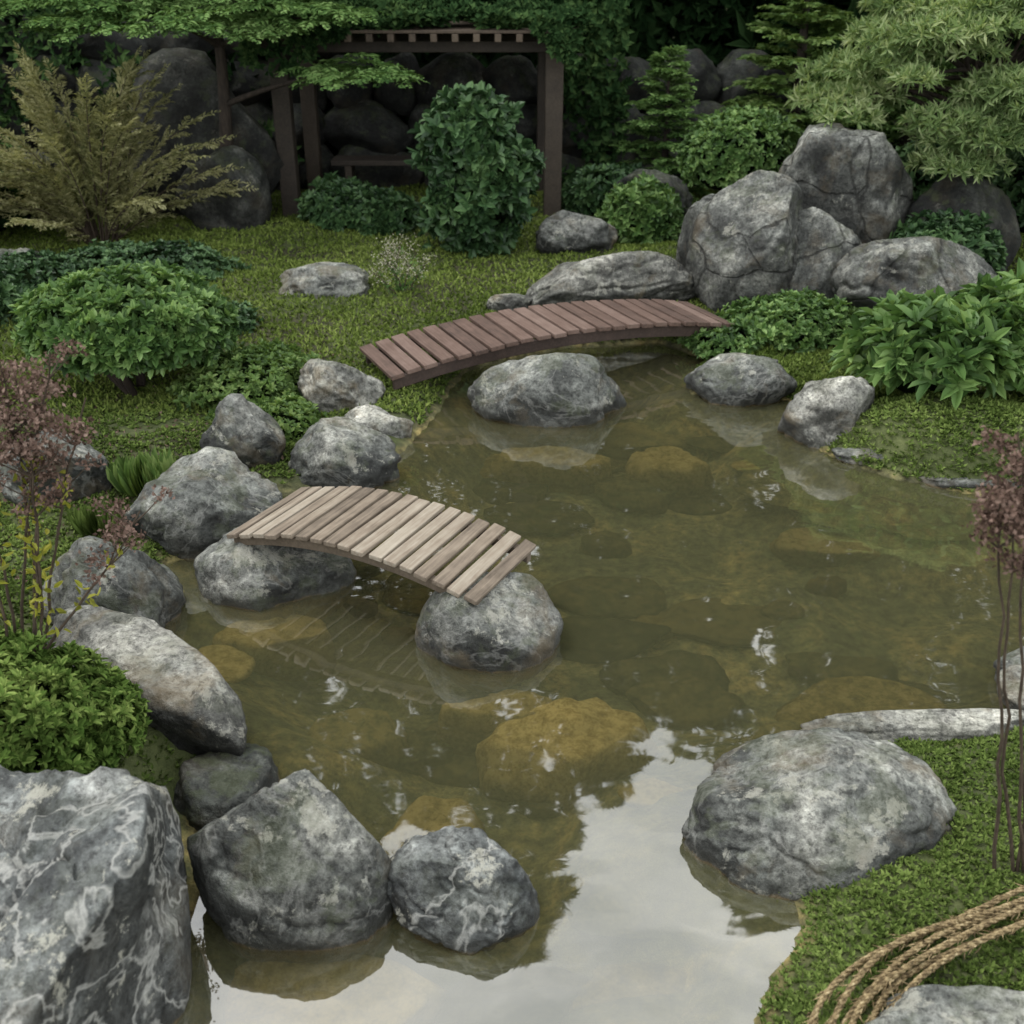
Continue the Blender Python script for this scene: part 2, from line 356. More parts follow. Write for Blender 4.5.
rock(-.17,2.83,0,.54,.44,.27,150,M_rocks,sink=.7,facets=10,tilt=(-.15,0),sub=6)
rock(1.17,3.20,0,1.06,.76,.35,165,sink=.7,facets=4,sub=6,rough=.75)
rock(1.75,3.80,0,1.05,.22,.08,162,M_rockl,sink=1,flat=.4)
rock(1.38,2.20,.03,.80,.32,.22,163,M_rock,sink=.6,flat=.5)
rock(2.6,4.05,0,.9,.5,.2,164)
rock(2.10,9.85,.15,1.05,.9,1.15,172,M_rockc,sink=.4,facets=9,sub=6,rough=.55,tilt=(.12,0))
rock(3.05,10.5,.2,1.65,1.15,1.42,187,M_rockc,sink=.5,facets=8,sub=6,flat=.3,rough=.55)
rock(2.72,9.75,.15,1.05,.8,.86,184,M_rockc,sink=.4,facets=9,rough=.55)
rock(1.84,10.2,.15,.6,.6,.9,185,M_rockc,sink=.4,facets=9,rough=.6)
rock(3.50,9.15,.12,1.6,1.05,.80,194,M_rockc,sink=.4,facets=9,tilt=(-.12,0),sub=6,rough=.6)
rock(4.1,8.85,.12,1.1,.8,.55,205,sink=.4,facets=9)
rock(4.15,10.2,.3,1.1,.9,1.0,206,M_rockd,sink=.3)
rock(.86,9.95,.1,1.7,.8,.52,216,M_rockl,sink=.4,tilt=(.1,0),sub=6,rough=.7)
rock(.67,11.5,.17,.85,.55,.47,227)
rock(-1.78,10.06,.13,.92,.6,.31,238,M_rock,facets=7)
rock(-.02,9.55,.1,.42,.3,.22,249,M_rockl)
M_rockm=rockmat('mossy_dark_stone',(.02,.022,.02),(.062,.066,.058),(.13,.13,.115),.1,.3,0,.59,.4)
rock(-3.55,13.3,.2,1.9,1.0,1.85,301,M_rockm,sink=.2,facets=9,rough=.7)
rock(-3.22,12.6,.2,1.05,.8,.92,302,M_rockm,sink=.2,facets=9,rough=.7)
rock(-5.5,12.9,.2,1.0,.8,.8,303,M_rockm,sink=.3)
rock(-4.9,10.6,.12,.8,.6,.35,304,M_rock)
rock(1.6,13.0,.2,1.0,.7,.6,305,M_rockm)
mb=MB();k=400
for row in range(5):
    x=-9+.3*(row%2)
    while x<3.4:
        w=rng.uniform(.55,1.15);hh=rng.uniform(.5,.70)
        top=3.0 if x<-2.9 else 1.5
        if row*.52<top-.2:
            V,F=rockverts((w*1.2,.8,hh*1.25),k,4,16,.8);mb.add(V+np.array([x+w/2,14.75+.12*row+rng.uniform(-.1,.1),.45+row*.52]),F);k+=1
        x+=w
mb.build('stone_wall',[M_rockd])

def subrock(cx,cy,zt,w,d,seed):
    z=float(land(np.array([cx]),np.array([cy]))[0]);h=max(zt-z,.03)
    V,F=rockverts((w,d,h*2.0),seed,4,6,1.0,.55);V[:,2]+=zt-V[:,2].max();return V+np.array([cx,cy,0]),F
def submat(name,a,b_,c3,s):
    M,nt,nd=newmat(name);g=nd('ShaderNodeNewGeometry');ps=g.outputs['Position']
    r=ramp(nt,[(.38,a),(.5,b_),(.62,c3)]);nt.links.new(math_(nt,'ADD',math_(nt,'MULTIPLY',noise(nt,ps,s,7,.8),.8),math_(nt,'MULTIPLY',g.outputs['Random Per Island'],.2)),r.inputs[0])
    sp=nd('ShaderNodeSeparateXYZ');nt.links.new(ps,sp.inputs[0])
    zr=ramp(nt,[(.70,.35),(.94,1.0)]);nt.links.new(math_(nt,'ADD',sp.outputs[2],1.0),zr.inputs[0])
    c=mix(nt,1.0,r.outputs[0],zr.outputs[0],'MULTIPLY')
    b=nd('ShaderNodeBsdfDiffuse');nt.links.new(c,b.inputs[0]);out(nt,b.outputs[0]);return M
# the water's dimming with depth is painted into the stone colour toward the bed
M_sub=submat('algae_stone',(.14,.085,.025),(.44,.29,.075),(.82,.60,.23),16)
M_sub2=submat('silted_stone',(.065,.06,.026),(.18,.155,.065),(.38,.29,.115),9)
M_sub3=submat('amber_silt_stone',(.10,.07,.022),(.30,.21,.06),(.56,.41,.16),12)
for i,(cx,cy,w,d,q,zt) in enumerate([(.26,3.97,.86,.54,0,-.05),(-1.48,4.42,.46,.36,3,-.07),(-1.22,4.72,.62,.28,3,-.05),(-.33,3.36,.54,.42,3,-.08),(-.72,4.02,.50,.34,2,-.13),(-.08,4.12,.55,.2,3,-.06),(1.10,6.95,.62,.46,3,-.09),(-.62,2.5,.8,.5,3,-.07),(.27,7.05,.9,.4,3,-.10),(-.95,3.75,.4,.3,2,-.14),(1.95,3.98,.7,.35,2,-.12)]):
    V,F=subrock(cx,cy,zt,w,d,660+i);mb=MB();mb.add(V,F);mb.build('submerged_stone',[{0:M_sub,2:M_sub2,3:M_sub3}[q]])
mb=MB()
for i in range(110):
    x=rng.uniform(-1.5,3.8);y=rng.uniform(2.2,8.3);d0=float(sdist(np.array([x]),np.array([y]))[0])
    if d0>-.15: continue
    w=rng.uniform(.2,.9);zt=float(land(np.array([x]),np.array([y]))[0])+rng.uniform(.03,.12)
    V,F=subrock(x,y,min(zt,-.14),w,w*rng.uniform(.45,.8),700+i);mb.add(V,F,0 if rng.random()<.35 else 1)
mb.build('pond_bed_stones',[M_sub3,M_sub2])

# ------------------------------------------------------------------ bridges
def woodmat(name,a,b_,c3):
    m,nt,nd=newmat(name);tc=nd('ShaderNodeTexCoord');g=nd('ShaderNodeNewGeometry')
    mp=nd('ShaderNodeMapping');mp.inputs['Scale'].default_value=(55,3.5,55);nt.links.new(tc.outputs['Object'],mp.inputs[0])
    n=noise(nt,mp.outputs[0],1,4,.65,.4);n2=noise(nt,tc.outputs['Object'],7,3,.65)
    f=math_(nt,'ADD',math_(nt,'MULTIPLY',n,.5),math_(nt,'ADD',math_(nt,'MULTIPLY',g.outputs['Random Per Island'],.28),math_(nt,'MULTIPLY',n2,.28)))
    r=ramp(nt,[(.3,a),(.52,b_),(.78,c3)]);nt.links.new(f,r.inputs[0])
    b=nd('ShaderNodeBsdfPrincipled');nt.links.new(r.outputs[0],b.inputs['Base Color']);b.inputs['Roughness'].default_value=.72
    nt.links.new(bump(nt,n,.5,.004),b.inputs['Normal']);out(nt,b.outputs[0]);return m
def box(mb,c,ux,uy,uz,sx,sy,sz,m=0):
    V=[];c=np.array(c,float)
    for a in(-1,1):
        for b in(-1,1):
            for d in(-1,1): V.append(c+ux*a*sx/2+uy*b*sy/2+uz*d*sz/2)
    mb.add(V,[[0,1,3,2],[4,6,7,5],[0,4,5,1],[2,3,7,6],[0,2,6,4],[1,5,7,3]],m,False)
def bridge(cx,cy,z,L,W,rise,yaw,n,mats,th,beam,tiltz=0.):
    mb=MB();X=np.array([1.,0,0]);Y=np.array([0,1.,0])
    def arc(t):
        return np.array([t*L/2,0,rise*(1-t*t)+tiltz*t])
    step=2/n
    for i in range(n):
        t=-1+step*(i+.5);c=arc(t);dz=-2*rise*t+tiltz;ux=nrm(np.array([L/2,0,dz]));uz=np.cross(ux,Y)
        uz=uz if uz[2]>0 else -uz
        a=rng.normal()*.010;ux2=nrm(ux+Y*a);uy=np.cross(uz,ux2)
        box(mb,c+Y*rng.normal()*.007+uz*(rng.normal()*.0015),ux2,uy,uz,L/n*rng.uniform(.76,.84),W*rng.uniform(.98,1.02),th)
    for s in(-1,1):
        y=s*(W/2-.055);ts=np.linspace(-.97,.97,17);P=np.array([arc(t) for t in ts]);P[:,2]-=th/2+.003
        w=.045;V=[];
        for p_ in P: V+= [p_+[0,y-w/2,0],p_+[0,y+w/2,0],p_+[0,y+w/2,-beam],p_+[0,y-w/2,-beam]]
        Fq=[]
        for i in range(16):
            for j in range(4): Fq.append([i*4+j,i*4+(j+1)%4,i*4+4+(j+1)%4,i*4+4+j])
        Fq+=[[0,3,2,1],[64,65,66,67]]
        mb.add(V,Fq,1,False)
    for t in (-.9,0,.9):
        c=arc(t);c[2]-=th/2+beam*.6;box(mb,c,X,Y,np.array([0,0,1.]),.05,W-.16,beam*.6,1)
    ob=mb.build('wooden_footbridge',mats);ob.location=(cx,cy,z);ob.rotation_euler=(0,0,yaw)
    bv=ob.modifiers.new('bevel','BEVEL');bv.width=.005;bv.segments=2;bv.limit_method='ANGLE'
    return ob
W1=woodmat('weathered_wood',(.07,.053,.038),(.25,.20,.15),(.46,.41,.33));W1b=woodmat('weathered_beam',(.05,.038,.026),(.12,.092,.065),(.2,.16,.12))
W2=woodmat('reddish_wood',(.05,.032,.025),(.14,.088,.068),(.24,.17,.14));W2b=woodmat('dark_beam',(.02,.013,.010),(.05,.032,.025),(.1,.065,.05))
bridge(-.68,4.985,.285,1.50,.64,.12,math.radians(-27),17,[W1,W1b],.026,.055)
bridge(.33,8.47,.25,3.02,.74,.15,math.radians(24.8),23,[W2,W2b],.035,.09)

# ------------------------------------------------------------------ pergola
MW=woodmat('old_timber',(.015,.012,.009),(.045,.034,.025),(.09,.07,.05))
MWr=woodmat('roof_timber',(.03,.022,.015),(.09,.065,.045),(.15,.115,.08))
e=bpy.data.objects.new('garden_pergola',None);COL.objects.link(e)
X=np.array([1.,0,0]);Y=np.array([0,1.,0]);Z=np.array([0,0,1.])
def pt(name,boxes,mat,bev=.012):
    mb=MB()
    for bx in boxes: box(mb,bx[0],X,Y,Z,*bx[1])
    o=mb.build(name,[mat],parent=e)
    bb=o.modifiers.new('b','BEVEL');bb.width=bev;bb.segments=2
pt('posts',[((-2.58,13.1,1.1),(.2,.2,1.84)),((.47,13.1,1.1),(.2,.2,1.84)),((-2.5,14.35,1.1),(.18,.18,1.84)),((.4,14.35,1.1),(.18,.18,1.84))],MW)
pt('beams',[((-1.05,13.1,2.08),(3.5,.12,.12)),((-1.05,14.35,2.08),(3.5,.12,.12))],MW)
pt('rafters',[((-2.68+.23*i,13.7,2.185),(.07,1.9,.08)) for i in range(15)],MWr,.006)
pt('roof_boards',[((-1.05,12.85+.2*i,2.245),(3.6,.18,.03)) for i in range(10)],MWr,.004)
pt('bench',[((-1.0,14.0,.72),(2.4,.4,.06)),((-2.0,14.0,.5),(.08,.35,.38)),((0.0,14.0,.5),(.08,.35,.38))],MW,.006)

# ------------------------------------------------------------------ plants
def shell(c,R,n,seed,lump=.18,lf=2.5,inner=.35,zmin=-.6):
    D=rv(int(n*1.6));D=D[D[:,2]>zmin][:n]
    r=1+lump*fbm(D*lf+seed*7.7,3,seed);dep=1-inner*rng.random(len(D))**2.2
    P=D*np.array(R)*(r*dep)[:,None];N=nrm(D/np.array(R)**1.0)
    return P+np.array(c),N,dep
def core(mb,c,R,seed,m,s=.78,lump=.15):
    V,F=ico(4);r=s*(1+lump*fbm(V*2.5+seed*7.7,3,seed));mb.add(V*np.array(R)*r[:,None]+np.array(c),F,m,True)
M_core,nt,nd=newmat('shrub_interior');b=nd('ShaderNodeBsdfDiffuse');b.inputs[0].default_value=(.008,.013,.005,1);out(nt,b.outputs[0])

def shrub(name,cs,n,L,W,mat,seed,k=6,lump=.16,lf=2.5,spread=1.0,zmin=-.5,inner=.3,kind='oval',stems=0,up=.4,z0=0,cs_=.78):
    mb=MB();tot=sum(R[0]*R[2]+R[0]*R[1] for c,R in cs)
    for q,(c,R) in enumerate(cs):
        P,N,d=shell(c,R,int(n*(R[0]*R[2]+R[0]*R[1])/tot),seed+q,lump,lf,inner,zmin)
        N=nrm(N+np.array([0,0,up])+.25*rng.normal(size=N.shape))
        rosettes(mb,P,N,k,L,W,spread,kind)
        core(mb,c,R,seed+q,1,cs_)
    c,R=cs[0]
    for i in range(stems):
        a=rng.uniform(0,2*math.pi);q=np.array([math.cos(a)*R[0]*.5,math.sin(a)*R[1]*.5,-.2*R[2]])
        b0=np.array([c[0]+.08*math.cos(a),c[1]+.08*math.sin(a),z0])
        tube(mb,bez(b0,(b0+c+q)/2+[0,0,-.05],np.array(c)+q),np.linspace(.03,.015,8),6,2)
    return mb.build(name,[mat,M_core,M_bark])
shrub('azalea_bush',[((-2.80,7.75,.57),(.72,.58,.38))],1500,.088,.040,M_azalea,21,8,.10,3.5,stems=9,z0=.08,zmin=-.4)
shrub('clipped_bush',[((2.42,12.0,1.08),(.62,.58,.46))],1500,.07,.035,M_azalea,22,6,.07,3,stems=3,z0=.2)
shrub('broadleaf_shrub',[((-.38,11.6,.62),(.48,.42,.48)),((-.42,11.6,1.22),(.46,.40,.42)),((-.14,11.55,1.0),(.38,.36,.32)),((-.36,11.6,1.55),(.30,.28,.22))],1400,.125,.066,M_dkleaf,23,6,.35,3,up=.1,zmin=-.95,inner=.5,cs_=.65)
shrub('low_shrub',[((-1.9,12.6,.38),(.42,.35,.33)),((-1.45,12.5,.34),(.36,.3,.28))],800,.10,.05,M_dkleaf,24,6,.25,3)
shrub('low_shrub',[((1.42,12.1,.40),(.42,.4,.38))],600,.10,.045,M_azalea,50,6,.2,3)
shrub('low_shrub',[((1.15,13.3,.4),(.5,.4,.35))],500,.10,.05,M_dkleaf,52,6,.2,3)
shrub('groundcover_shrub',[((-3.65,10.7,.20),(.95,.55,.24)),((-4.6,10.2,.2),(.6,.5,.25))],2000,.06,.035,M_dkleaf,27,5,.25,4,zmin=-.2)
shrub('groundcover_shrub',[((-1.95,7.75,.12),(.48,.6,.22)),((-1.55,7.0,.08),(.2,.35,.16))],1500,.05,.026,M_lime,54,6,.25,4,zmin=-.1)
shrub('groundcover_shrub',[((2.45,9.0,.15),(.62,.45,.25)),((1.75,8.75,.1),(.3,.35,.16))],1400,.06,.032,M_azalea,29,6,.2,4,zmin=-.1)
shrub('groundcover_shrub',[((-3.0,9.1,.15),(.8,.45,.2))],1000,.06,.035,M_dkleaf,30,5,.2,4,zmin=-.1)
shrub('dense_shrub',[((-1.98,3.22,.42),(.48,.42,.33)),((-1.66,3.35,.36),(.22,.25,.18))],3600,.042,.017,M_shr,31,7,.22,5,zmin=-.35)
shrub('dense_shrub',[((-2.8,3.6,.33),(.6,.6,.36))],1800,.05,.022,M_shr,58,6,.16,4,zmin=-.35)
shrub('broadleaf_plant',[((2.95,7.30,.50),(.50,.40,.34)),((3.5,7.40,.56),(.45,.4,.36))],480,.18,.066,M_azalea,33,8,.2,3,spread=1.05,zmin=-.3,up=.8,inner=.5)
shrub('broadleaf_plant',[((4.3,7.6,.45),(.6,.5,.4))],300,.21,.075,M_azalea,60,9,.12,3,spread=1.05,zmin=-.4,up=.8,inner=.5)
shrub('low_shrub',[((3.9,9.9,.55),(.45,.4,.35))],500,.10,.045,M_dkleaf,35,6,.2,3)
shrub('low_shrub',[((-5.2,9.3,.3),(.9,.6,.4))],900,.10,.045,M_dkleaf,36,6,.2,3)
shrub('low_shrub',[((5.6,11.8,.75),(.7,.5,.55)),((4.9,12.6,.75),(.6,.5,.5)),((6.6,12.4,.8),(.8,.5,.6))],1300,.10,.048,M_dkleaf,64,6,.2,3)
shrub('low_shrub',[((-5.9,12.2,.6),(.6,.5,.5)),((-4.5,13.9,.6),(.7,.4,.5))],900,.10,.048,M_vine,70,6,.25,3)

def frond(mb,p0,dirv,up,L,droop,ll,lw,n=16,m=0,stem=None,fan=.9,tip=.15):
    t=np.linspace(.05,1,n);d=nrm(np.array(dirv,float));up=nrm(np.array(up,float))
    P=np.array(p0)+d*(L*t)[:,None]+np.array([0,0,-1])*(droop*L*t**2)[:,None]
    T=nrm(np.gradient(P,axis=0));S=nrm(np.cross(T,up));U=np.cross(S,T)
    prof=ll*(np.sin(np.pi*np.clip(t*.85+.12,0,1))*(1-tip)+tip)
    for s in(-1,1):
        D=nrm(T*math.cos(fan)+s*S*math.sin(fan)+.18*rng.normal(size=T.shape))
        leaves(mb,P,D,U+.25*rng.normal(size=T.shape),prof*rng.uniform(.7,1.2,n),lw,'dia',m)
    if stem is not None: tube(mb,P[::3],.004+.004*L,4,stem)
def fernshrub(name,base,H,R,nst,mat):
    mb=MB()
    for i in range(nst):
        a=rng.uniform(0,2*math.pi);rr=rng.uniform(.05,1)**.6;el=np.array([math.cos(a)*R*rr,math.sin(a)*R*rr*.7,H*(1.05-.62*rr*rr)*rng.uniform(.6,1.08)])
        b0=np.array(base)+[.12*math.cos(a),.12*math.sin(a),0];P=bez(b0,b0+el*[.35,.35,.75],b0+el,12)
        tube(mb,P,np.linspace(.010,.003,12),4,1)
        for j in range(2,12):
            T=nrm(P[min(j+1,11)]-P[j-1])
            for s in(-1,1):
                sd=nrm(np.cross(T,[0.2,.3,1])+.3*rng.normal(size=3))*s
                frond(mb,P[j],T*1.0+sd*.6,[0,-.3,1],.34*(1-.04*(j-2))*rng.uniform(.7,1.1),.18,.08,.020,11,0,None,.7)
        frond(mb,P[-1],P[-1]-P[-2],[0,-.3,1],.38,.15,.09,.02,12)
    return mb.build(name,[mat,M_twig])
fernshrub('golden_fern_shrub',(-4.40,11.8,.2),1.66,1.30,60,M_fern)
fernshrub('golden_fern_shrub',(-5.9,11.2,.2),1.2,1.0,24,M_fern)
def youngconifer(name,base,H,R,mat,nb=110,ll=.12,lw=.03):
    mb=MB();b0=np.array(base,float)
    tube(mb,[b0,b0+[.02,0,H*.5],b0+[0,.02,H]],[.035*H,.02*H,.006],7,1)
    for i in range(nb):
        t=((i+rng.random())/nb)**1.15;z=H*(.06+.93*t);a=i*2.4+rng.uniform(-.5,.5);r=R*((1-t)**.8)*rng.uniform(.6,1.15)+.10
        d=np.array([math.cos(a),math.sin(a),rng.uniform(.0,.5)+.4*t]);q=b0+[0,0,z]
        frond(mb,q,d,[0,0,1],r,.25,ll,lw,12,0,1,.8)
        for w in(.3,.5,.7,.85):
            for s in(-1,1):
                dd=nrm(d)+s*np.array([-math.sin(a),math.cos(a),.1*rng.normal()])*rng.uniform(.5,1.0)
                frond(mb,q+nrm(d)*r*w-[0,0,.25*r*w*w],dd,[0,0,1],r*.42*rng.uniform(.7,1.2)+.05,.3,ll*.9,lw,8)
    return mb.build(name,[mat,M_bark])
youngconifer('young_pine_tree',(1.81,13.6,.25),1.75,.60,M_pine,85,.11,.03)
youngconifer('conifer_tree',(3.40,14.0,.3),3.1,.85,M_lime,120,.14,.045)
youngconifer('conifer_tree',(5.1,14.8,.3),3.2,.9,M_pine,110,.14,.04)
youngconifer('conifer_tree',(-7.0,13.6,.3),3.0,1.0,M_pine,90,.14,.04)

mb=MB();tb=np.array([-3.3,12.75,.2])
tr_=bez(tb,tb+[.25,0,1.3],tb+[.1,.1,3.2],12);tube(mb,tr_,np.linspace(.10,.03,12),9,1)
tiers=[(-3.5,12.0,2.36,1.25,.6),(-4.3,12.3,2.55,1.0,.6),(-2.7,12.2,2.55,.9,.6),(-1.72,12.1,1.90,.55,.35),(-2.1,12.1,2.42,.6,.4),(-3.4,12.4,2.95,1.2,.7),(-2.4,12.4,2.95,1.0,.6),(-3.0,12.5,3.35,.8,.6)]
for (x,y,z,rx,ry) in tiers:
    c=np.array([x,y,z]);k=np.argmin(abs(tr_[:,2]-z+.25));tube(mb,bez(tr_[k],(tr_[k]+c)/2+[0,0,.1],c,7),np.linspace(.035,.012,7),6,1)
    for i in range(int(60*rx)):
        a=rng.uniform(0,2*math.pi);q=math.sqrt(rng.random());p_=c+[math.cos(a)*rx*q,math.sin(a)*ry*q,.12*(1-q)+rng.normal()*.05]
        for kk in range(4):
            aa=a+rng.uniform(-1.6,1.6);frond(mb,p_,[math.cos(aa),math.sin(aa),.08],[0,0,1],.34,.25,.11,.032,9)
mb.build('layered_maple_tree',[M_pine,M_bark])

mb=MB();tb=np.array([4.5,11.0,.35])
tk=bez(tb,tb+[-.35,0,.8],tb+[.1,.1,1.6],9);tube(mb,tk,np.linspace(.11,.06,9),9,1)
for i in range(180):
    C,R=(np.array([4.30,11.0,1.95]),np.array([1.45,1.2,.95])) if i<110 else (np.array([4.95,10.3,1.45]),np.array([1.15,.9,.70]))
    d=rv(1)[0]
    if d[2]<-.35: d[2]=-d[2]
    q=rng.uniform(.5,1)**.6;c=C+d*R*q
    if rng.random()<.35: tube(mb,bez(tk[-1-rng.integers(4)],(tk[-1]+c)/2+[0,0,.15],c,7),np.linspace(.035,.006,7),5,1)
    pr=rng.uniform(.16,.34);n=55
    D=rv(n);D[:,2]=np.abs(D[:,2])*.8-.1;P=c+D*[pr,pr,pr*.5]
    N=nrm(D+[0,0,.3]);rosettes(mb,P,nrm(N*.8+[0,0,-.05]+.25*rng.normal(size=N.shape)),6,.11,.024,1.0,'dia')
mb.build('japanese_maple_tree',[M_bamboo,M_bark])

def stemplant(name,base,tops,seed,flower,leafm,heads=12,hr=.03,leafn=5,u0=.55,cl=34):
    mb=MB();b0=np.array(base,float)
    for tp in tops:
        tp=np.array(tp,float);o=b0+[rng.uniform(-.06,.06),rng.uniform(-.06,.06),0]
        P=bez(o,(o+tp)/2+[rng.uniform(-.09,.09),rng.uniform(-.05,.05),0],tp,14);P[1:-1]+=rng.normal(size=(12,3))*.005;tube(mb,P,np.linspace(.0075,.003,14),5,2)
        for j in range(heads):
            u=rng.uniform(u0,1) ;q=P[int(u*13)];a=rng.uniform(0,6.28)
            hd=q+np.array([math.cos(a),math.sin(a),.9])*rng.uniform(.03,.13)
            tube(mb,bez(q,(q+hd)/2+[0,0,-.01],hd,5),[.003,.003,.0025,.002,.002],4,2)
            n=cl;pp=hd+rng.normal(size=(n,3))*hr*[1,1,.6];leaves(mb,pp,rv(n)+[0,0,.5],rv(n),.020,.013,'dia',0)
        for j in range(leafn):
            q=P[rng.integers(3,11)]
            n=4;leaves(mb,q+rng.normal(size=(n,3))*.02,rv(n)+[0,0,.4],rv(n),.045,.018,'oval',1)
    return mb.build(name,[flower,leafm,M_twig])
stemplant('flowering_stem_plant',(-1.86,3.50,.5),[(-1.68,3.52,1.74),(-1.53,3.48,1.82),(-1.82,3.56,1.66),(-1.44,3.48,1.66),(-1.64,3.42,1.54),(-1.90,3.48,1.74),(-1.36,3.58,1.18),(-1.71,3.48,1.82)],1,M_brown,M_yel,15,.022,6,.68,36)
stemplant('flowering_stem_plant',(1.76,2.84,.1),[(1.42,2.85,1.80),(1.50,2.9,1.74),(1.38,2.83,1.68),(1.44,2.8,1.60)],2,M_brown,M_brown,14,.024,0,.84,42)
stemplant('pale_flower_plant',(-1.02,10.0,.12),[(-1.2,10,.55),(-1.0,10.05,.66),(-.85,10,.6),(-1.1,9.9,.5),(-.78,10.1,.45),(-1.28,10,.42)],3,M_white,M_pine,7,.05,8,.55,20)
def tuft(name,c,r,h,n,mat,w=.008):
    mb=MB()
    a=rng.uniform(0,6.28,n);q=rng.random(n)*r;P=np.stack([c[0]+np.cos(a)*q*.4,c[1]+np.sin(a)*q*.4,np.full(n,c[2])],-1)
    D=np.stack([np.cos(a)*q/r*.7,np.sin(a)*q/r*.7,np.ones(n)],-1);leaves(mb,P,D,np.stack([np.cos(a),np.sin(a),0*a],-1)+.2,h*rng.uniform(.5,1.1,n),w,'oval')
    return mb.build(name,[mat])
tuft('grass_tuft',(-2.22,6.0,.08),.24,.24,420,M_lime,.009)
tuft('grass_tuft',(-2.35,5.5,.08),.2,.15,260,M_moss,.012)

# ------------------------------------------------------------------ lawn and moss cover
def cover(name,x0,x1,y0,y1,n,L,W,mat,cond=None,kind='dia',tilt=.8,k=1,dmin=.06):
    X_=rng.uniform(x0,x1,n);Y_=rng.uniform(y0,y1,n);z,d=land(X_,Y_,True);ok=d>dmin
    if cond is not None: ok&=cond(X_,Y_,d)
    P=np.stack([X_,Y_,z-.004],-1)[ok];nn=len(P);mb=MB()
    P[:,2]+=.018*np.maximum(fbm(P*6,2,77),0)
    N=nrm(np.array([0,0,1.])+.3*rng.normal(size=(nn,3)))
    if k==1: leaves(mb,P,N+tilt*rng.normal(size=(nn,3))*[1,1,.3],rv(nn),L*rng.uniform(.6,1.3,nn),W,kind)
    else: rosettes(mb,P,N,k,L,W,tilt,kind)
    return mb.build(name,[mat])
cover('lawn_grass',-7,8,7.2,14.4,175000,.048,.021,M_lawn,lambda a,b,d:fbm(np.stack([a*1.3,b*1.3,a*0],-1),3,40)>-1.3+1.0*rng.random(len(a))**2)
cover('moss_carpet',.6,3.4,1.9,4.2,24000,.024,.012,M_moss,None,'dia',.9,4,.015)
cover('moss_carpet',1.5,5,6.0,8.6,16000,.035,.018,M_moss,lambda a,b,d:d<1.3,'dia',.9,4,.0)
cover('moss_carpet',-4.5,-1,4.6,7.8,20000,.03,.015,M_moss,lambda a,b,d:fbm(np.stack([a*2,b*2,a*0],-1),3,44)>-.9+.7*rng.random(len(a)),'dia',.9,4,.03)
cover('moss_carpet',-3.5,-1.1,2.6,4.6,7000,.03,.014,M_moss,None,'dia',.9,4,.1)
cover('moss_carpet',-1.2,2.2,7.2,9.6,8000,.035,.017,M_moss,lambda a,b,d:d<.45,'dia',.9,4,.02)
cover('leaf_litter',-5,-1.2,4.6,8.5,3500,.03,.018,M_brown,None,'dia',1.4)

# ------------------------------------------------------------------ straw rope
M_straw,nt,nd=newmat('straw');tc=nd('ShaderNodeTexCoord');n=noise(nt,tc.outputs['Object'],60,3,.7)
r=ramp(nt,[(.35,(.09,.06,.026)),(.55,(.31,.23,.115)),(.72,(.56,.46,.27))]);nt.links.new(n,r.inputs[0])
b=nd('ShaderNodeBsdfPrincipled');nt.links.new(r.outputs[0],b.inputs['Base Color']);b.inputs['Roughness'].default_value=.8;nt.links.new(bump(nt,n,.8,.004),b.inputs['Normal']);out(nt,b.outputs[0])
mb=MB()
for s in range(6):
    off=s*.027
    ctl=np.array([(2.2,2.90-off*.7,.15),(1.66,2.72-off,.15),(1.22,2.54-off*1.3,.15),(.88+off*1.5,2.26-off*.4,.12),(.72+off*2.0,1.75,.12)])
    t=np.linspace(0,4,140);cp=np.stack([np.interp(t,range(5),ctl[:,i]) for i in range(3)],-1)
    ker=np.ones(31)/31;cp=np.stack([np.convolve(np.pad(cp[:,i],15,'edge'),ker,'valid') for i in range(3)],-1)
    T=nrm(np.gradient(cp,axis=0));A=nrm(np.cross(T,[0,0,1]));Bv=np.cross(T,A)
    cp+=A*(.012*np.sin(t*3+s*1.9))[:,None]
    cp[:,2]+=.010*np.sin(t*3+s)+.016*(s%2)
    for q in range(3):
        ph=t*30+q*2*math.pi/3+s
        tube(mb,cp+.0055*(np.cos(ph)[:,None]*A+np.sin(ph)[:,None]*Bv),.0055,5)
    n=300;ii=rng.integers(0,139,n);leaves(mb,cp[ii]+rng.normal(size=(n,3))*.006,T[ii]+.3*rng.normal(size=(n,3)),rv(n),.045,.003,'dia')
mb.build('straw_rope',[M_straw])

# ------------------------------------------------------------------ background vegetation
mb=MB()
n=18000
X_=rng.uniform(-13,14,n);Zh=rng.uniform(0,1,n)
Y_=15.9+1.3*rng.random(n)+.7*fbm(np.stack([X_*.6,Zh*3,X_*0],-1),3,50)
P=np.stack([X_,Y_,.2+4.6*Zh],-1);N=nrm(np.array([0,-1,.5])+.6*rng.normal(size=(n,3)))
rosettes(mb,P,N,4,.22,.11,1.0,'dia')
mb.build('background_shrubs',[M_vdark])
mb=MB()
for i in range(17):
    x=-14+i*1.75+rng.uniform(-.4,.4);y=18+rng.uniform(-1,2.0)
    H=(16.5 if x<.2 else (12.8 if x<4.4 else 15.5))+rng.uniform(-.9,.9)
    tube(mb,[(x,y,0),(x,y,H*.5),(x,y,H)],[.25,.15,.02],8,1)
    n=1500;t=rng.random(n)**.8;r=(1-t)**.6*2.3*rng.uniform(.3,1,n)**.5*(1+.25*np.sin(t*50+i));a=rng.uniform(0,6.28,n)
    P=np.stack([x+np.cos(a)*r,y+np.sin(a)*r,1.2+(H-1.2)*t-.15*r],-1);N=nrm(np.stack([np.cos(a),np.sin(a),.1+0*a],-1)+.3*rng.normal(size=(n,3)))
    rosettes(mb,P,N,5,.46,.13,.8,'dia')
mb.build('background_trees',[M_vdark,M_bark])
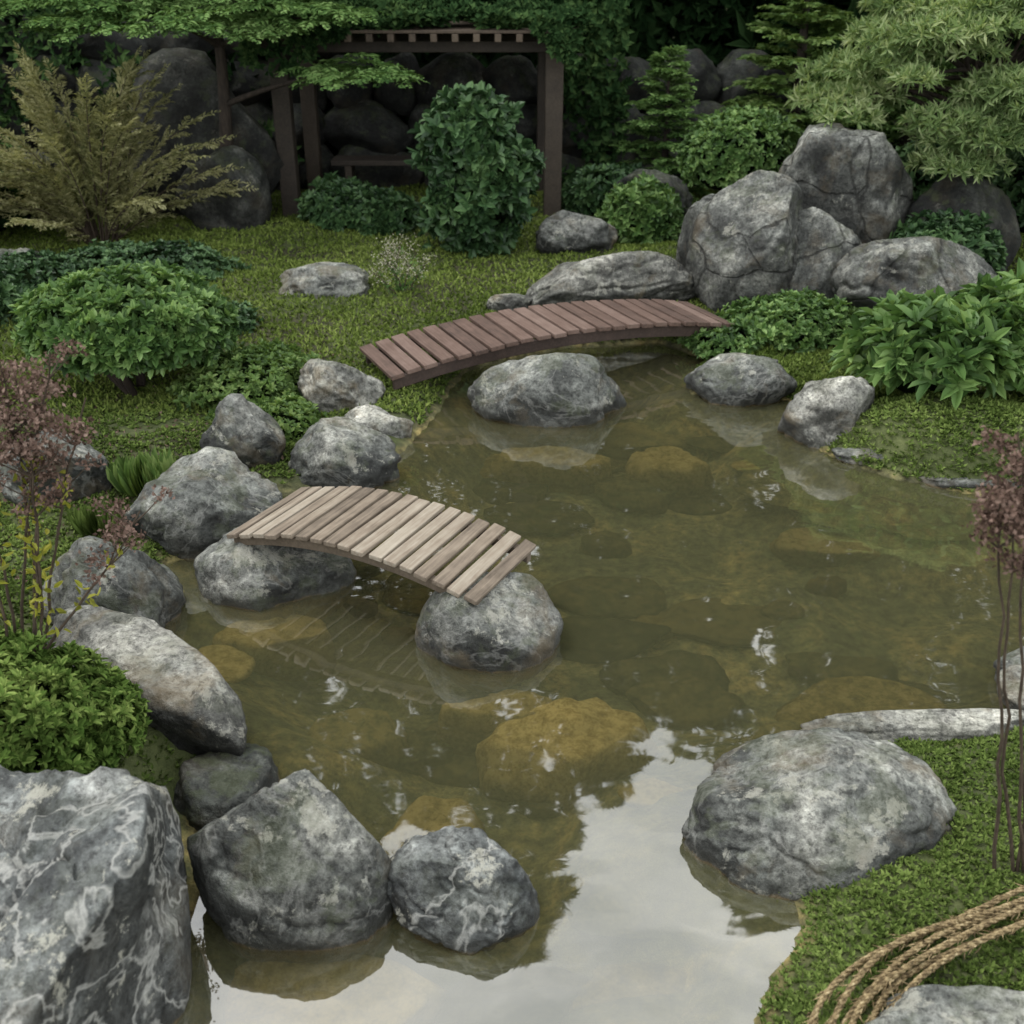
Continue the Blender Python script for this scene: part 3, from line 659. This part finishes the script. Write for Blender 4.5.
# climbers: over the pergola, draped on its front edge and over the stone wall
mb=MB();n=4200
X_=rng.uniform(-3.0,.85,n);Y_=rng.uniform(12.8,14.8,n);P=np.stack([X_,Y_,2.28+.12*rng.random(n)+.12*fbm(np.stack([X_*2,Y_*2,X_*0],-1),2,60)],-1)
keep=(fbm(np.stack([X_*1.2,Y_*1.2,X_*0],-1),2,61)>-.35)|(X_<-1);P=P[keep]
rosettes(mb,P,nrm(np.array([0,-.3,1])+.3*rng.normal(size=P.shape)),5,.10,.05,1.1,'dia')
n=500;X_=rng.uniform(-2.9,.7,n);dr=.38*np.maximum(fbm(np.stack([X_*1.6,X_*0,X_*0],-1),2,66)+.05,0);P=np.stack([X_,12.72-.05*rng.random(n),2.30-dr*rng.random(n)],-1);P=P[dr>.02]
rosettes(mb,P,nrm(np.array([0,-1,.3])+.4*rng.normal(size=P.shape)),5,.09,.045,1.0,'dia')
X_=rng.uniform(.6,1.4,700);P=np.stack([X_,13.9+.7*rng.random(700)+.5*np.abs(X_-1),.3+2.2*rng.random(700)],-1);P=P[fbm(P*1.8,2,90)>-.25];rosettes(mb,P,nrm(np.array([0,-1,.2])+.5*rng.normal(size=P.shape)),5,.11,.055,1.0,'dia')
n=2200;X_=rng.uniform(-8,-2.4,n);Z_=rng.uniform(.2,3.3,n);P=np.stack([X_,14.3+.10*Z_-.12*rng.random(n),Z_],-1);P=P[fbm(P*1.3,3,95)>.28];rosettes(mb,P,nrm(np.array([0,-1,.3])+.5*rng.normal(size=P.shape)),5,.12,.055,1.0,'dia')
mb.build('climbing_vine',[M_vine])

# ------------------------------------------------------------------ world, sun, camera
w=bpy.data.worlds.new('World');scene.world=w;w.use_nodes=True;nt=w.node_tree;nt.nodes.clear()
sky=nt.nodes.new('ShaderNodeTexSky');sky.sky_type='NISHITA';sky.sun_disc=False
EL,RO=math.radians(58),math.radians(-60)
sky.sun_elevation=EL;sky.sun_rotation=RO
tc=nt.nodes.new('ShaderNodeTexCoord')
mp=nt.nodes.new('ShaderNodeMapping');mp.inputs['Scale'].default_value=(1,1,2.2);nt.links.new(tc.outputs['Generated'],mp.inputs[0])
n=noise(nt,mp.outputs[0],2.4,4,.55,.3)
cr=ramp(nt,[(.35,(7.4,7.9,8.3)),(.52,(10.8,11.0,11.0)),(.68,(16,15.9,15.4))]);nt.links.new(n,cr.inputs[0])
cc=mix(nt,.92,sky.outputs[0],cr.outputs[0])
bg=nt.nodes.new('ShaderNodeBackground');bg.inputs[1].default_value=.15;nt.links.new(cc,bg.inputs[0])
o=nt.nodes.new('ShaderNodeOutputWorld');nt.links.new(bg.outputs[0],o.inputs[0])
sd=bpy.data.lights.new('sun','SUN');sd.energy=1.4;sd.angle=math.radians(18);sd.color=(1,.96,.9)
so_=bpy.data.objects.new('sun',sd);COL.objects.link(so_)
dv=Vector((math.sin(RO)*math.cos(EL),math.cos(RO)*math.cos(EL),math.sin(EL)))
so_.rotation_euler=dv.to_track_quat('Z','Y').to_euler()
cd=bpy.data.cameras.new('camera');cam=bpy.data.objects.new('camera',cd);COL.objects.link(cam)
cam.location=(0,0,3);cam.rotation_euler=(math.radians(63),0,0)
cd.sensor_width=36;cd.lens=18/math.tan(math.radians(25));cd.clip_end=2000;cd.clip_start=.05
cd.dof.use_dof=True;cd.dof.focus_distance=5.4;cd.dof.aperture_fstop=2.8
scene.camera=cam
